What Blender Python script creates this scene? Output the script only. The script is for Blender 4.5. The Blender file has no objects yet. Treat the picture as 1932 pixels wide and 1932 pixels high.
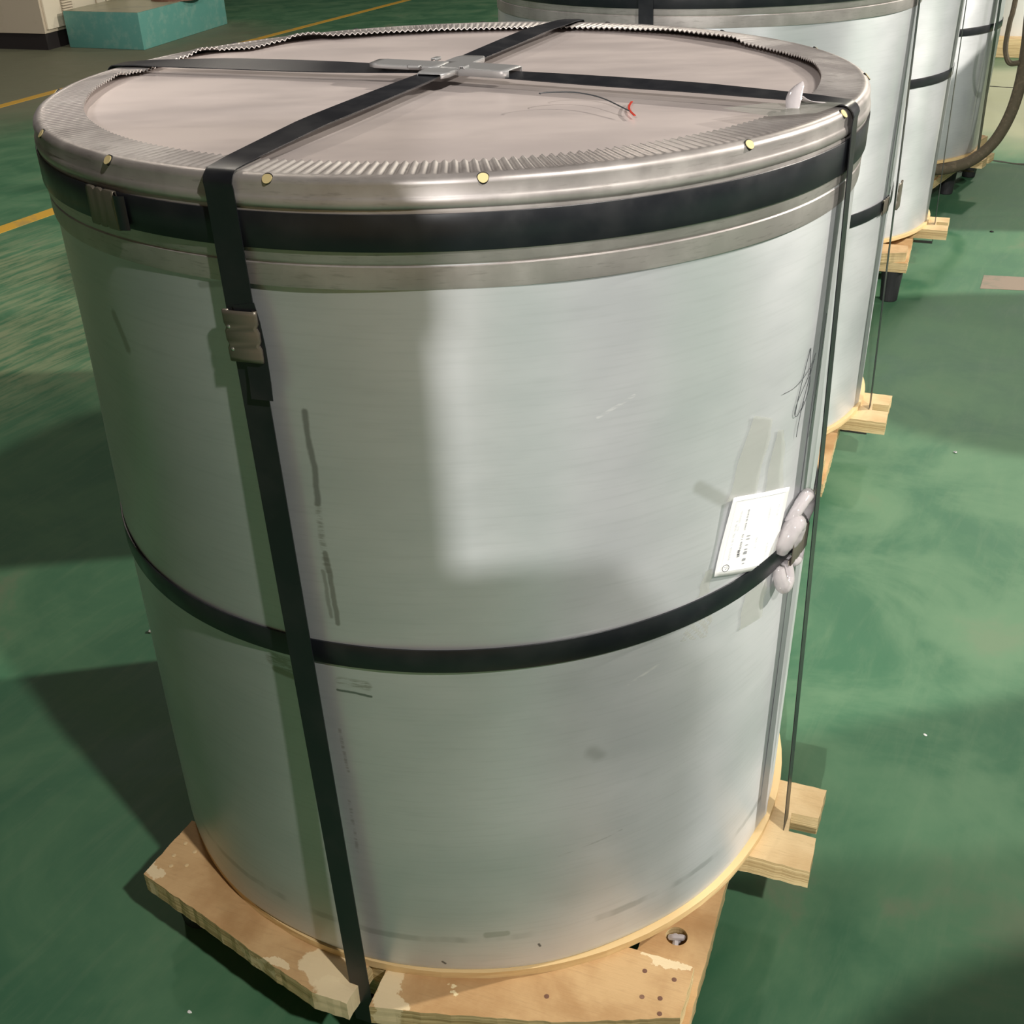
import bpy, bmesh, math, random
from mathutils import Vector, Matrix
random.seed(7)
sc = bpy.context.scene
col = sc.collection
PI = math.pi
R_ = math.radians

# ------------------------------------------------------------------ camera, world, lamps, exposure
def make_camera():
    yaw, pitch, roll = 0.0395, -0.5364, -0.0347
    f = Vector((math.sin(yaw)*math.cos(pitch), math.cos(yaw)*math.cos(pitch), math.sin(pitch)))
    r = Vector((math.cos(yaw), -math.sin(yaw), 0)); u = r.cross(f)
    r2 = r*math.cos(roll) + u*math.sin(roll); u2 = u*math.cos(roll) - r*math.sin(roll)
    m = Matrix((r2, u2, -f)).transposed().to_4x4()
    m.translation = Vector((0, -1.7841, 1.5697 + 0.18))
    cd = bpy.data.cameras.new('camera'); cd.sensor_width = 36; cd.lens = 2102.77/1932*36
    cd.clip_start = .05; cd.clip_end = 200
    c = bpy.data.objects.new('camera', cd); col.objects.link(c); c.matrix_world = m
    sc.camera = c
make_camera()
w = bpy.data.worlds.new('hall_ambience'); sc.world = w; w.use_nodes = True
w.node_tree.nodes['Background'].inputs[0].default_value = (1.0, .86, .80, 1)
w.node_tree.nodes['Background'].inputs[1].default_value = .038
def lamp(name, loc, power, radius, color=(1, 1, 1)):
    l = bpy.data.lights.new(name, 'POINT'); l.energy = power; l.shadow_soft_size = radius; l.color = color
    o = bpy.data.objects.new(name, l); col.objects.link(o); o.location = loc
lamp('unseen_lamp', (3.0, -4.6, 6.14), 1600, .12, (1, .95, .88))
lamp('unseen_lamp', (11.0, 1.8, 6.4), 6500, .15, (1, .94, .85))
lamp('unseen_lamp', (-2.6, -9.0, 5.2), 2900, .045, (1, .97, .94))
lamp('unseen_lamp', (-2.8, 5.5, 6.5), 270, .3, (1, .90, .78))  # fill lamp added to brighten the cabinet side
lamp('unseen_lamp', (8, 11, 7), 1250, .3, (1, .93, .78))
sc.view_settings.view_transform = 'Standard'; sc.view_settings.look = 'None'
sc.view_settings.exposure = -0.06; sc.view_settings.gamma = 1; sc.view_settings.use_curve_mapping = False

# ------------------------------------------------------------------ helpers
def tag(o, label=None, cat=None, group=None, kind=None):
    for k, v in (('label', label), ('category', cat), ('group', group), ('kind', kind)):
        if v: o[k] = v
    return o
def empty(name, loc=(0, 0, 0), rz=0, label=None, cat=None, group=None):
    o = bpy.data.objects.new(name, None); col.objects.link(o)
    o.location = loc; o.rotation_euler = (0, 0, rz); o.empty_display_size = .1
    return tag(o, label, cat, group)
def mk(name, verts, faces, mat, parent=None, smooth=True, sharp=35, uv=None, label=None):
    me = bpy.data.meshes.new(name); me.from_pydata([tuple(v) for v in verts], [], faces); me.update()
    if uv:
        l = me.uv_layers.new(name='UVMap')
        for lp in me.loops: l.data[lp.index].uv = uv[lp.vertex_index]
    if mat: me.materials.append(mat)
    if smooth:
        me.polygons.foreach_set('use_smooth', [True]*len(me.polygons))
        try: me.set_sharp_from_angle(angle=R_(sharp))
        except Exception: pass
    o = bpy.data.objects.new(name, me); col.objects.link(o)
    if parent: o.parent = parent
    if label: o['label'] = label
    return o
def box(x0, x1, y0, y1, z0, z1):
    v = [(x, y, z) for z in (z0, z1) for (x, y) in ((x0, y0), (x1, y0), (x1, y1), (x0, y1))]
    f = [(3, 2, 1, 0), (4, 5, 6, 7), (0, 1, 5, 4), (1, 2, 6, 5), (2, 3, 7, 6), (3, 0, 4, 7)]
    return v, f
class MB:
    def __init__(s): s.v = []; s.f = []
    def add(s, v, f):
        n = len(s.v); s.v += [tuple(a) for a in v]; s.f += [tuple(i+n for i in q) for q in f]; return s
    def make(s, name, mat, parent=None, **k): return mk(name, s.v, s.f, mat, parent, **k)
def bevel(o, wd, seg=2):
    bm = bmesh.new(); bm.from_mesh(o.data)
    es = [e for e in bm.edges if len(e.link_faces) == 2 and e.calc_face_angle(0) > R_(40)]
    bmesh.ops.bevel(bm, geom=es, offset=wd, segments=seg, affect='EDGES', profile=.6, clamp_overlap=True)
    bm.to_mesh(o.data); bm.free()
    o.data.polygons.foreach_set('use_smooth', [True]*len(o.data.polygons)); o.data.set_sharp_from_angle(angle=R_(30))
    return o
SH = .0121                                     # the coil leans very slightly
def lean(x, y, z): return (x + SH*(z-.65), y, z)
def lathe(prof, n=192, a0=-180, a1=180, rf=None):
    """surface of revolution with a UV in metres (arc length, height); closed if a full turn"""
    full = abs(a1-a0-360) < 1e-6
    m = n if full else n+1
    v = []; uv = []; f = []
    for i in range(n+1):
        a = a0+(a1-a0)*i/n; ar = R_(a)
        for (r, z) in prof:
            rr = r + (rf(a, z) if rf else 0)
            v.append(lean(rr*math.cos(ar), rr*math.sin(ar), z)); uv.append((ar*.6, z))
    k = len(prof)
    for i in range(n):
        for j in range(k-1):
            a, b = i*k+j, (i+1)*k+j
            f.append((a, b, b+1, a+1))
    return v, f, uv
def ribbon(pts, wid, th, tang_w):
    """flat strap along pts; tang_w[i] = width direction; th thickness"""
    v = []; f = []
    n = len(pts)
    for i, p in enumerate(pts):
        p = Vector(p)
        t = (Vector(pts[min(i+1, n-1)])-Vector(pts[max(i-1, 0)])).normalized()
        wv = Vector(tang_w[i]); wv = (wv - t*wv.dot(t)).normalized()
        nn = t.cross(wv)
        for (a, b) in ((-1, -1), (1, -1), (1, 1), (-1, 1)):
            v.append(p + wv*(a*wid/2) + nn*(b*th/2))
    for i in range(n-1):
        for j in range(4):
            a = i*4+j; b = i*4+(j+1) % 4
            f.append((a, b, b+4, a+4))
    f.append((3, 2, 1, 0)); e = (n-1)*4; f.append((e, e+1, e+2, e+3))
    return v, f
def tube(pts, rad, n=8, cap=True):
    v = []; f = []; m = len(pts); up = Vector((0, 0, 1)); prev = None
    for i, p in enumerate(pts):
        p = Vector(p); t = (Vector(pts[min(i+1, m-1)])-Vector(pts[max(i-1, 0)])).normalized()
        if prev is None:
            s = t.cross(up); s = s if s.length > .05 else t.cross(Vector((1, 0, 0)))
        else: s = prev - t*prev.dot(t)
        s.normalize(); prev = s; b = t.cross(s)
        r = rad[i] if isinstance(rad, (list, tuple)) else rad
        for k in range(n):
            a = 2*PI*k/n; v.append(p+s*(r*math.cos(a))+b*(r*math.sin(a)))
    for i in range(m-1):
        for k in range(n):
            f.append((i*n+k, i*n+(k+1) % n, (i+1)*n+(k+1) % n, (i+1)*n+k))
    if cap: f.append(tuple(range(n-1, -1, -1))); f.append(tuple((m-1)*n+k for k in range(n)))
    return v, f
def spline(pts, k=8):
    out = []; P = [Vector(p) for p in pts]; P = [P[0]*2-P[1]]+P+[P[-1]*2-P[-2]]
    for i in range(1, len(P)-2):
        for j in range(k):
            t = j/k
            out.append(.5*((2*P[i])+(P[i+1]-P[i-1])*t+(2*P[i-1]-5*P[i]+4*P[i+1]-P[i+2])*t*t+(3*P[i]-P[i-1]-3*P[i+1]+P[i+2])*t**3))
    out.append(P[-2]); return out
def onc(a, z, r=.6):
    """point of the coil's side at azimuth a (degrees), height z, in the coil's own frame"""
    return Vector(lean(r*math.cos(R_(a)), r*math.sin(R_(a)), z))

# ------------------------------------------------------------------ materials
class Mat:
    def __init__(s, name):
        s.m = bpy.data.materials.new(name); s.m.use_nodes = True; s.t = s.m.node_tree; s.n = s.t.nodes; s.l = s.t.links
        s.b = s.n['Principled BSDF']
    def set(s, **k):
        for a, v in k.items():
            i = s.b.inputs[{'color': 'Base Color', 'rough': 'Roughness', 'metal': 'Metallic', 'spec': 'Specular IOR Level', 'trans': 'Transmission Weight', 'alpha': 'Alpha', 'coat': 'Coat Weight', 'ior': 'IOR', 'aniso': 'Anisotropic'}[a]]
            if hasattr(v, 'is_linked') or isinstance(v, bpy.types.NodeSocket): s.l.new(v, i)
            else: i.default_value = (*v, 1) if isinstance(v, tuple) else v
        return s
    def node(s, t, **k):
        n = s.n.new(t)
        for a, v in k.items(): setattr(n, a, v)
        return n
    def link(s, a, i):
        if isinstance(a, bpy.types.NodeSocket): s.l.new(a, i)
        else: i.default_value = a if not isinstance(a, tuple) or len(a) == len(i.default_value) else (*a, 1)
    def obj(s): return s.node('ShaderNodeTexCoord').outputs['Object']
    def uv(s): return s.node('ShaderNodeTexCoord').outputs['UV']
    def mapping(s, vec, scale=(1, 1, 1), loc=(0, 0, 0), rot=(0, 0, 0)):
        m = s.node('ShaderNodeMapping'); s.link(vec, m.inputs[0]); m.inputs['Scale'].default_value = scale
        m.inputs['Location'].default_value = loc; m.inputs['Rotation'].default_value = rot; return m.outputs[0]
    def noise(s, vec, scale, detail=4, rough=.55, dist=0):
        n = s.node('ShaderNodeTexNoise'); s.link(vec, n.inputs['Vector']); n.inputs['Scale'].default_value = scale
        n.inputs['Detail'].default_value = detail; n.inputs['Roughness'].default_value = rough; n.inputs['Distortion'].default_value = dist
        return n.outputs[0]
    def math(s, op, a, b=0.0, c=0.0, clamp=False):
        n = s.node('ShaderNodeMath', operation=op, use_clamp=clamp)
        for i, v in enumerate((a, b, c)): s.link(v, n.inputs[i])
        return n.outputs[0]
    def ramp(s, v, lo, hi, a=0.0, b=1.0):
        n = s.node('ShaderNodeMapRange', interpolation_type='SMOOTHSTEP'); s.link(v, n.inputs[0])
        for i, x in enumerate((lo, hi, a, b)): n.inputs[i+1].default_value = x
        return n.outputs[0]
    def mix(s, f, a, b, mode='MIX'):
        n = s.node('ShaderNodeMix', data_type='RGBA', blend_type=mode)
        s.link(f, n.inputs[0]); s.link(a if not isinstance(a, tuple) else (*a, 1), n.inputs[6]); s.link(b if not isinstance(b, tuple) else (*b, 1), n.inputs[7])
        return n.outputs[2]
    def bump(s, h, strength=.2, dist=.002):
        n = s.node('ShaderNodeBump'); s.link(h, n.inputs['Height']); n.inputs['Strength'].default_value = strength; n.inputs['Distance'].default_value = dist
        s.l.new(n.outputs[0], s.b.inputs['Normal']); return s
    def sep(s, v):
        n = s.node('ShaderNodeSeparateXYZ'); s.link(v, n.inputs[0]); return n.outputs
    def capsule(s, vec, a, b, w0, w1):
        """soft mask around the segment a-b of the plane of vec"""
        def vm(op, x, y=None):
            n = s.node('ShaderNodeVectorMath', operation=op); s.link(x, n.inputs[0])
            if y is not None: s.link(y, n.inputs[1])
            return n
        d = (b[0]-a[0], b[1]-a[1], 0.0); L = max(d[0]**2+d[1]**2, 1e-9)
        pa = vm('SUBTRACT', vec, (a[0], a[1], 0.0)).outputs[0]
        t = s.math('MULTIPLY', vm('DOT_PRODUCT', pa, d).outputs['Value'], 1/L, clamp=True)
        n = s.node('ShaderNodeVectorMath', operation='SCALE'); n.inputs[0].default_value = d; s.link(t, n.inputs['Scale'])
        q = vm('SUBTRACT', pa, n.outputs[0]).outputs[0]
        return s.ramp(vm('LENGTH', q).outputs['Value'], w0, w1, 1, 0)

def au(a): return R_(a)*.6
# bright rolled steel of the wrapper, with the marks the photo shows on it
def steel_wrap(name, marks):
    M = Mat(name); uv = M.uv()
    big = M.noise(M.mapping(uv, (1.2, 2.2, 1)), 2.2, 4, .55)
    fine = M.noise(M.mapping(uv, (3, 60, 1)), 3, 3, .6)
    c = M.mix(M.ramp(big, .3, .7), (.60, .625, .645), (.70, .715, .735))
    c = M.mix(M.math('MULTIPLY', M.ramp(fine, .45, .75), .16), c, (.42, .45, .45))
    wob = M.noise(M.mapping(uv, (1, 1, 1)), 26, 4, .6)
    if marks:
        wv = M.node('ShaderNodeVectorMath', operation='ADD'); M.link(uv, wv.inputs[0])
        nv = M.node('ShaderNodeTexNoise'); M.link(uv, nv.inputs['Vector']); nv.inputs['Scale'].default_value = 18; nv.inputs['Detail'].default_value = 5
        sub = M.node('ShaderNodeVectorMath', operation='MULTIPLY_ADD'); M.link(nv.outputs['Color'], sub.inputs[0]); sub.inputs[1].default_value = (.012, .012, 0); sub.inputs[2].default_value = (-.006, -.006, 0)
        M.link(sub.outputs[0], wv.inputs[1]); wuv = wv.outputs[0]
        for (a0, z0, a1, z1, w0, w1, dark, amt, warp, brk) in marks:
            m = M.capsule(wuv if warp else uv, (au(a0), z0), (au(a1), z1), w0, w1)
            if brk: m = M.math('MULTIPLY', m, M.ramp(M.noise(M.mapping(uv, (6, 40, 1) if brk == 1 else (8, 8, 1)), 4, 5, .65), .42, .58))
            c = M.mix(M.math('MULTIPLY', m, amt), c, dark)
        # the two faint printed lines round the foot of the coil
        sz = M.sep(wuv)[1]
        ln = M.math('MULTIPLY', M.math('MULTIPLY', M.ramp(sz, .066, .070), M.ramp(sz, .078, .084, 1, 0)), M.ramp(M.noise(M.mapping(uv, (3, .1, 1)), 2.2, 3), .44, .56))
        c = M.mix(M.math('MULTIPLY', ln, .38), c, (.22, .25, .24))
    M.set(color=c, metal=.54, rough=M.ramp(big, .25, .75, .37, .44), spec=.5, aniso=.72)
    M.b.inputs['Anisotropic Rotation'].default_value = .25
    tg = M.node('ShaderNodeTangent', direction_type='RADIAL', axis='Z'); M.l.new(tg.outputs[0], M.b.inputs['Tangent'])
    M.bump(M.math('ADD', M.math('MULTIPLY', fine, .3), wob), .03, .001)
    return M.m
MARKS = [
    (-109.4, .9975, -109.2, .873, .002, .006, (.20, .20, .19), .75, True, 0),
    (-109.2, .873, -108.9, .77, .001, .007, (.26, .25, .23), .6, True, 1),
    (-108.9, .80, -108.6, .69, .002, .005, (.24, .23, .21), .75, True, 0),
    (-109.6, .77, -109.4, .70, .001, .004, (.26, .25, .23), .6, True, 0),
    (-119, .603, -114.6, .598, .010, .018, (.24, .24, .18), .6, True, 1),
    (-119, .585, -113.5, .575, .003, .008, (.26, .25, .17), .7, True, 0),
    (-109, .590, -105.5, .588, .004, .010, (.22, .22, .17), .6, True, 1),
    (-109.5, .574, -105, .570, .001, .003, (.08, .12, .09), .8, True, 0),
    (-110, .50, -109.6, .42, .001, .004, (.28, .27, .24), .5, True, 1),
    (-110, .36, -109.6, .25, .001, .004, (.28, .27, .24), .4, True, 1),
    (-60.6, .841, -55.5, .800, .004, .014, (.40, .41, .38), .55, False, 0),
    (-75, .44, -74, .43, .002, .018, (.36, .38, .37), .5, True, 0),
    (-70, .55, -65, .57, .001, .003, (.92, .92, .90), .5, False, 1),
    (-98, .02, -97.6, .016, .001, .003, (.05, .05, .05), .8, False, 0),
    (-83, .05, -82.8, .045, .001, .003, (.05, .05, .05), .8, False, 0),
    (-91, .084, -88, .086, .004, .008, (.30, .34, .30), .5, True, 0),
    (-114, 1.16, -121, 1.145, .002, .006, (.24, .25, .22), .4, True, 0),
    (-139, 1.07, -137.5, 1.03, .003, .010, (.22, .21, .16), .5, True, 0),
    (-75.5, .98, -71, 1.0, .001, .003, (.95, .95, .95), .5, False, 1),
    (-80, .24, -70, .26, .001, .002, (.40, .42, .42), .5, True, 1),
]
m_wrap = steel_wrap('galvanised_wrap', MARKS)
m_wrap2 = steel_wrap('galvanised_wrap_plain', [])

def steel_rim():
    M = Mat('edge_protector_steel'); o = M.obj()
    n = M.noise(o, 9, 5, .6); f = M.noise(M.mapping(o, (1, 1, 9)), 30, 4, .6)
    c = M.mix(M.ramp(n, .35, .7), (.42, .385, .37), (.56, .525, .50))
    c = M.mix(M.math('MULTIPLY', M.ramp(f, .55, .7), .45), c, (.26, .24, .22))
    M.set(color=c, metal=.62, rough=M.ramp(n, .3, .7, .36, .50)); M.bump(n, .06, .002); return M.m
m_rim = steel_rim()
def steel_lid():
    M = Mat('lid_sheet_steel'); o = M.obj()
    n = M.noise(M.mapping(o, (1, 2.4, 1), rot=(0, 0, .3)), 3.2, 5, .6); g = M.noise(M.mapping(o, (2, 14, 1), rot=(0, 0, .45)), 7, 5, .65)
    c = M.mix(M.ramp(n, .3, .7), (.72, .635, .61), (.80, .705, .67))
    c = M.mix(M.math('MULTIPLY', M.ramp(g, .58, .72), .35), c, (.78, .70, .62))
    M.set(color=c, metal=.45, rough=M.ramp(n, .3, .7, .33, .42)); M.bump(g, .03, .001); return M.m
m_lid = steel_lid()
def strapmat():
    M = Mat('blackened_steel_strap'); o = M.obj()
    n = M.noise(o, 14, 5, .6)
    c = M.mix(M.ramp(n, .4, .75), (.010, .0115, .015), (.020, .021, .024))
    M.set(color=c, metal=.0, rough=M.ramp(n, .3, .7, .30, .42), spec=.55); M.bump(M.noise(M.mapping(o, (1, 1, 4)), 60, 3), .03, .001); return M.m
m_strap = strapmat()
m_galv = Mat('zinc_plate').set(color=(.40, .40, .40), metal=.5, rough=.36).m
m_seal = Mat('strap_seal_steel').set(color=(.21, .185, .15), metal=.5, rough=.42).m
m_foam = Mat('yellow_board_plug').set(color=(.66, .54, .27), rough=.8).m
m_dark = Mat('black_cavity').set(color=(.012, .012, .012), rough=.8).m
m_ink = Mat('pen_ink').set(color=(.03, .035, .04), rough=.6).m
m_red = Mat('red_paint').set(color=(.45, .03, .015), rough=.5).m
m_paper = Mat('white_paper').set(color=(.88, .88, .86), rough=.6).m
m_print = Mat('grey_print').set(color=(.30, .31, .33), rough=.7).m
m_print2 = Mat('faint_print').set(color=(.60, .62, .66), rough=.7).m
m_black = Mat('black_print').set(color=(.04, .04, .05), rough=.7).m
m_rubber = Mat('black_plastic_foot').set(color=(.022, .022, .024), rough=.62).m
def film(name, colr, alpha, rough):
    M = Mat(name); o = M.obj(); n = M.noise(o, 40, 4, .6)
    M.set(color=colr, rough=rough, alpha=alpha, spec=.8); M.bump(n, .3, .003); return M.m
m_tape = film('clear_tape', (.52, .53, .47), .38, .18)
m_wad = film('clear_bubble_film', (.58, .54, .55), .78, .12)

def wood(name, light, darkc, pale, torn=.64):
    M = Mat(name); o = M.obj(); z = M.sep(o)[2]
    nrm = M.node('ShaderNodeNewGeometry').outputs['Normal']
    vt = M.node('ShaderNodeVectorTransform', vector_type='NORMAL', convert_from='WORLD', convert_to='OBJECT'); M.link(nrm, vt.inputs[0])
    up = M.ramp(M.math('ABSOLUTE', M.sep(vt.outputs[0])[2]), .5, .8)
    grain = M.noise(M.mapping(o, (3, 30, 3)), 6, 5, .65, .6); blot = M.noise(o, 6, 5, .6, .3)
    top = M.mix(M.ramp(blot, .35, .65), darkc, light)
    top = M.mix(M.math('MULTIPLY', M.ramp(grain, .5, .75), .25), top, (.30, .18, .08))
    tear = M.ramp(M.noise(M.mapping(o, (1, 1, 1), loc=(3.1, .7, 0)), 5.5, 6, .62), torn, torn+.015)
    top = M.mix(tear, top, pale)
    lay = M.noise(M.mapping(o, (1.5, 1.5, 130)), 3.2, 3, .6, .3)
    side = M.mix(M.ramp(lay, .38, .62), (.42, .30, .14), (.70, .55, .30))
    M.set(color=M.mix(up, side, top), rough=.62, spec=.3); M.bump(M.math('ADD', grain, M.math('MULTIPLY', lay, .8)), .35, .002); return M.m
m_ply = wood('layered_veneer_board', (.60, .40, .20), (.44, .26, .115), (.78, .66, .40))
m_ply2 = wood('layered_veneer_board_pale', (.72, .54, .30), (.58, .40, .20), (.80, .68, .44), .7)
def torn_wood():
    m = wood('layered_veneer_board_torn', (.60, .40, .20), (.44, .26, .115), (.78, .66, .40))
    M = Mat.__new__(Mat); M.m = m; M.t = m.node_tree; M.n = M.t.nodes; M.l = M.t.links; M.b = M.n['Principled BSDF']
    src = M.b.inputs['Base Color'].links[0].from_socket; o = M.obj()
    nz = M.node('ShaderNodeTexNoise'); M.link(o, nz.inputs['Vector']); nz.inputs['Scale'].default_value = 14; nz.inputs['Detail'].default_value = 6; nz.inputs['Roughness'].default_value = .65
    ma = M.node('ShaderNodeVectorMath', operation='MULTIPLY_ADD'); M.link(nz.outputs['Color'], ma.inputs[0]); ma.inputs[1].default_value = (.09, .09, 0); ma.inputs[2].default_value = (-.045, -.045, 0)
    ad = M.node('ShaderNodeVectorMath', operation='ADD'); M.link(o, ad.inputs[0]); M.link(ma.outputs[0], ad.inputs[1])
    fl_ = M.node('ShaderNodeVectorMath', operation='MULTIPLY'); M.link(ad.outputs[0], fl_.inputs[0]); fl_.inputs[1].default_value = (1, 1, 0)
    c = src
    for (a, b, w0) in (((-.09, -.555), (-.035, -.60), .040), ((-.02, -.62), (-.05, -.60), .026), ((.03, -.56), (.045, -.60), .024), ((-.30, -.575), (-.14, -.60), .006), ((-.49, -.49), (-.47, -.50), .012), ((.42, -.372), (.48, -.372), .008)):
        k = M.capsule(fl_.outputs[0], a, b, w0*.9, w0*1.05); c = M.mix(M.math('MULTIPLY', k, .85), c, (.80, .66, .42))
    M.l.new(c, M.b.inputs['Base Color']); return m
m_torn = torn_wood()
m_disc = Mat('pale_hardboard').set(color=(.72, .52, .26), rough=.6).m

def floor_mat():
    M = Mat('green_floor_paint'); o = M.obj()
    big = M.noise(o, .55, 4, .6, .4); mid = M.noise(M.mapping(o, (1, 1, 1), loc=(5, 2, 0)), 2.6, 6, .6, .5); fine = M.noise(o, 22, 5, .7)
    streak = M.noise(M.mapping(M.mapping(o, rot=(0, 0, R_(-58))), (1.2, 8, 1)), 2.6, 6, .7, .4)
    c = M.mix(M.ramp(mid, .33, .68), (.040, .138, .070), (.088, .198, .105))
    c = M.mix(M.math('MULTIPLY', M.ramp(streak, .47, .66), .16), c, (.16, .25, .145))
    c = M.mix(M.math('MULTIPLY', M.ramp(mid, .60, .74), .45), c, (.19, .185, .125))
    # the aisle by the cabinet is worn down to a brownish grey
    xyz = M.sep(o)
    def blob(cx, cy, r0, r1):
        n = M.node('ShaderNodeVectorMath', operation='DISTANCE'); M.link(o, n.inputs[0]); n.inputs[1].default_value = (cx, cy, 0)
        d = M.math('ADD', n.outputs['Value'], M.math('MULTIPLY', M.math('SUBTRACT', big, .5), 3.0)); return M.ramp(d, r0, r1, 1, 0)
    c = M.mix(M.math('MULTIPLY', blob(-5.5, 10.5, 2.6, 4.6), .8), c, (.20, .18, .125))
    c = M.mix(M.math('MULTIPLY', blob(5.0, 6.6, 1.3, 2.6), .85), c, (.38, .38, .25))  # pool of lamp light painted pale into the floor far right
    c = M.mix(M.math('MULTIPLY', M.math('MULTIPLY', blob(-2.4, 3.3, .5, 1.9), M.ramp(streak, .38, .60)), .6), c, (.27, .30, .17))
    c = M.mix(M.math('MULTIPLY', M.math('MULTIPLY', blob(1.6, .8, .5, 1.6), M.ramp(mid, .35, .62)), .45), c, (.16, .27, .16))  # lit stretch right of the near coil painted lighter, in patches
    c = M.mix(M.math('MULTIPLY', M.ramp(fine, .62, .72), .25), c, (.10, .20, .12))
    M.set(color=c, rough=M.ramp(mid, .3, .7, .50, .66), spec=.35); M.bump(fine, .05, .002); return M.m
m_floor = floor_mat()
def worn(name, c0, c1, rough=.55, scale=6, lo=.52, hi=.62):
    M = Mat(name); o = M.obj(); n = M.noise(o, scale, 6, .65)
    M.set(color=M.mix(M.ramp(n, lo, hi), c0, c1), rough=rough); return M.m
m_lane = worn('yellow_lane_paint', (.62, .36, .045), (.45, .30, .08), .5, 5)
m_patch = worn('bare_floor_patch', (.26, .20, .15), (.20, .18, .13), .6)
m_teal = worn('teal_paint', (.105, .29, .25), (.17, .33, .28), .5, 9, .45, .7)
m_tealtop = worn('oily_slab_top', (.34, .34, .24), (.26, .27, .20), .35, 3)
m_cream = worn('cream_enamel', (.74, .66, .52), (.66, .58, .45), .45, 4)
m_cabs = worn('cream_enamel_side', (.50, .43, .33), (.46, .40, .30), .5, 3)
m_vent = worn('louvre_backing', (.36, .31, .24), (.32, .27, .20), .6, 4)
m_plinth = Mat('black_plinth').set(color=(.018, .014, .014), rough=.6).m
m_rust = worn('rusty_iron', (.16, .075, .045), (.24, .13, .08), .6, 20)
m_sling = worn('brown_webbing', (.070, .056, .033), (.10, .078, .048), .8, 40)
m_white = worn('white_panel', (.72, .74, .72), (.66, .68, .66), .5)
m_bolt = Mat('bright_bolt').set(color=(.8, .8, .78), metal=.9, rough=.3).m
m_grime = worn('floor_crack_filler', (.03, .03, .02), (.06, .055, .035), .8, 10)

# ------------------------------------------------------------------ floor
v, f = box(-32, 32, -22, 46, -.2, 0)
floor = mk('floor', v, f, m_floor, smooth=False); floor['kind'] = 'structure'
def on_floor(name, pts, mat, h=.0015, label=None):
    n = len(pts); v = [(x, y, 0.0) for x, y in pts]+[(x, y, h) for x, y in pts]
    f = [tuple(range(n, 2*n))]+[(i, (i+1) % n, (i+1) % n+n, i+n) for i in range(n)]
    return mk(name, v, f, mat, floor, smooth=False, label=label)
def lane(x0, y0, x1, y1, wd):
    d = Vector((x1-x0, y1-y0)).normalized(); p = Vector((-d.y, d.x))*wd/2
    on_floor('lane_line', [(x0-p.x, y0-p.y), (x1-p.x, y1-p.y), (x1+p.x, y1+p.y), (x0+p.x, y0+p.y)], m_lane)
lane(-7.6, .05, -3.54, 9.0, .11); lane(-3.54, 9.0, -.3, 15.6, .11); lane(-4.6, .9, -1.9, 5.75, .115)
on_floor('repair_patch', [(2.31, 2.88), (3.3, 2.60), (3.36, 2.74), (2.40, 3.05)], m_patch, label='brownish grey rectangular patch in the green floor paint')
def crack(pts, wd):
    pts = spline([(x, y, 0) for x, y in pts], 6); L = []; Rr = []
    for i, p in enumerate(pts):
        t = (pts[min(i+1, len(pts)-1)]-pts[max(i-1, 0)]).normalized(); s = Vector((-t.y, t.x, 0)); q = wd/2*random.uniform(.5, 1.3)
        L.append((p+s*q)[:2]); Rr.append((p-s*q)[:2])
    on_floor('floor_crack', L+Rr[::-1], m_grime, .002)
crack([(3.02, 4.86), (3.26, 5.12), (3.46, 4.97), (3.7, 4.95), (4.3, 4.6)], .045)
crack([(3.9, 7.70), (4.32, 7.41), (4.46, 7.32), (4.9, 7.1)], .03)
crack([(3.95, 8.8), (4.15, 8.0), (4.3, 7.4)], .02)

# ------------------------------------------------------------------ coil geometry
def dent(a, z):
    return (.0011*math.sin(R_(a)*7+z*5)+.0008*math.sin(R_(a)*13-z*9+1.3)
            - .006*math.exp(-((a+152)/9)**2-((z-.92)/.13)**2)+.002*math.exp(-((a+150)/9)**2-((z-.55)/.2)**2))
LIFT = [(-180, 1.2850), (-171, 1.2825), (-160, 1.280), (-140, 1.279), (-110, 1.2795), (-60, 1.279), (-30, 1.2795), (-14, 1.284), (-4.6, 1.2853), (3, 1.282), (8.3, 1.2795), (15, 1.278), (22.4, 1.2780), (27.3, 1.2848), (36, 1.2834),
        (42, 1.2839), (51.6, 1.2805), (62.6, 1.279), (83.6, 1.2775), (95.4, 1.2785), (107.7, 1.2802), (113.4, 1.2817), (119.6, 1.2895), (121.9, 1.2891), (125.8, 1.2826), (131.9, 1.2785), (139.5, 1.2834), (141.3, 1.2883), (144.1, 1.2904), (148.8, 1.2839), (153.7, 1.2811), (159.8, 1.279), (166, 1.2831), (169.1, 1.2879), (173.2, 1.2853), (180, 1.2850)]
def lift(a):
    for (a0, z0), (a1, z1) in zip(LIFT, LIFT[1:]):
        if a0 <= a <= a1:
            t = (a-a0)/(a1-a0); t = t*t*(3-2*t); return z0+(z1-z0)*t
    return 1.28
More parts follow.
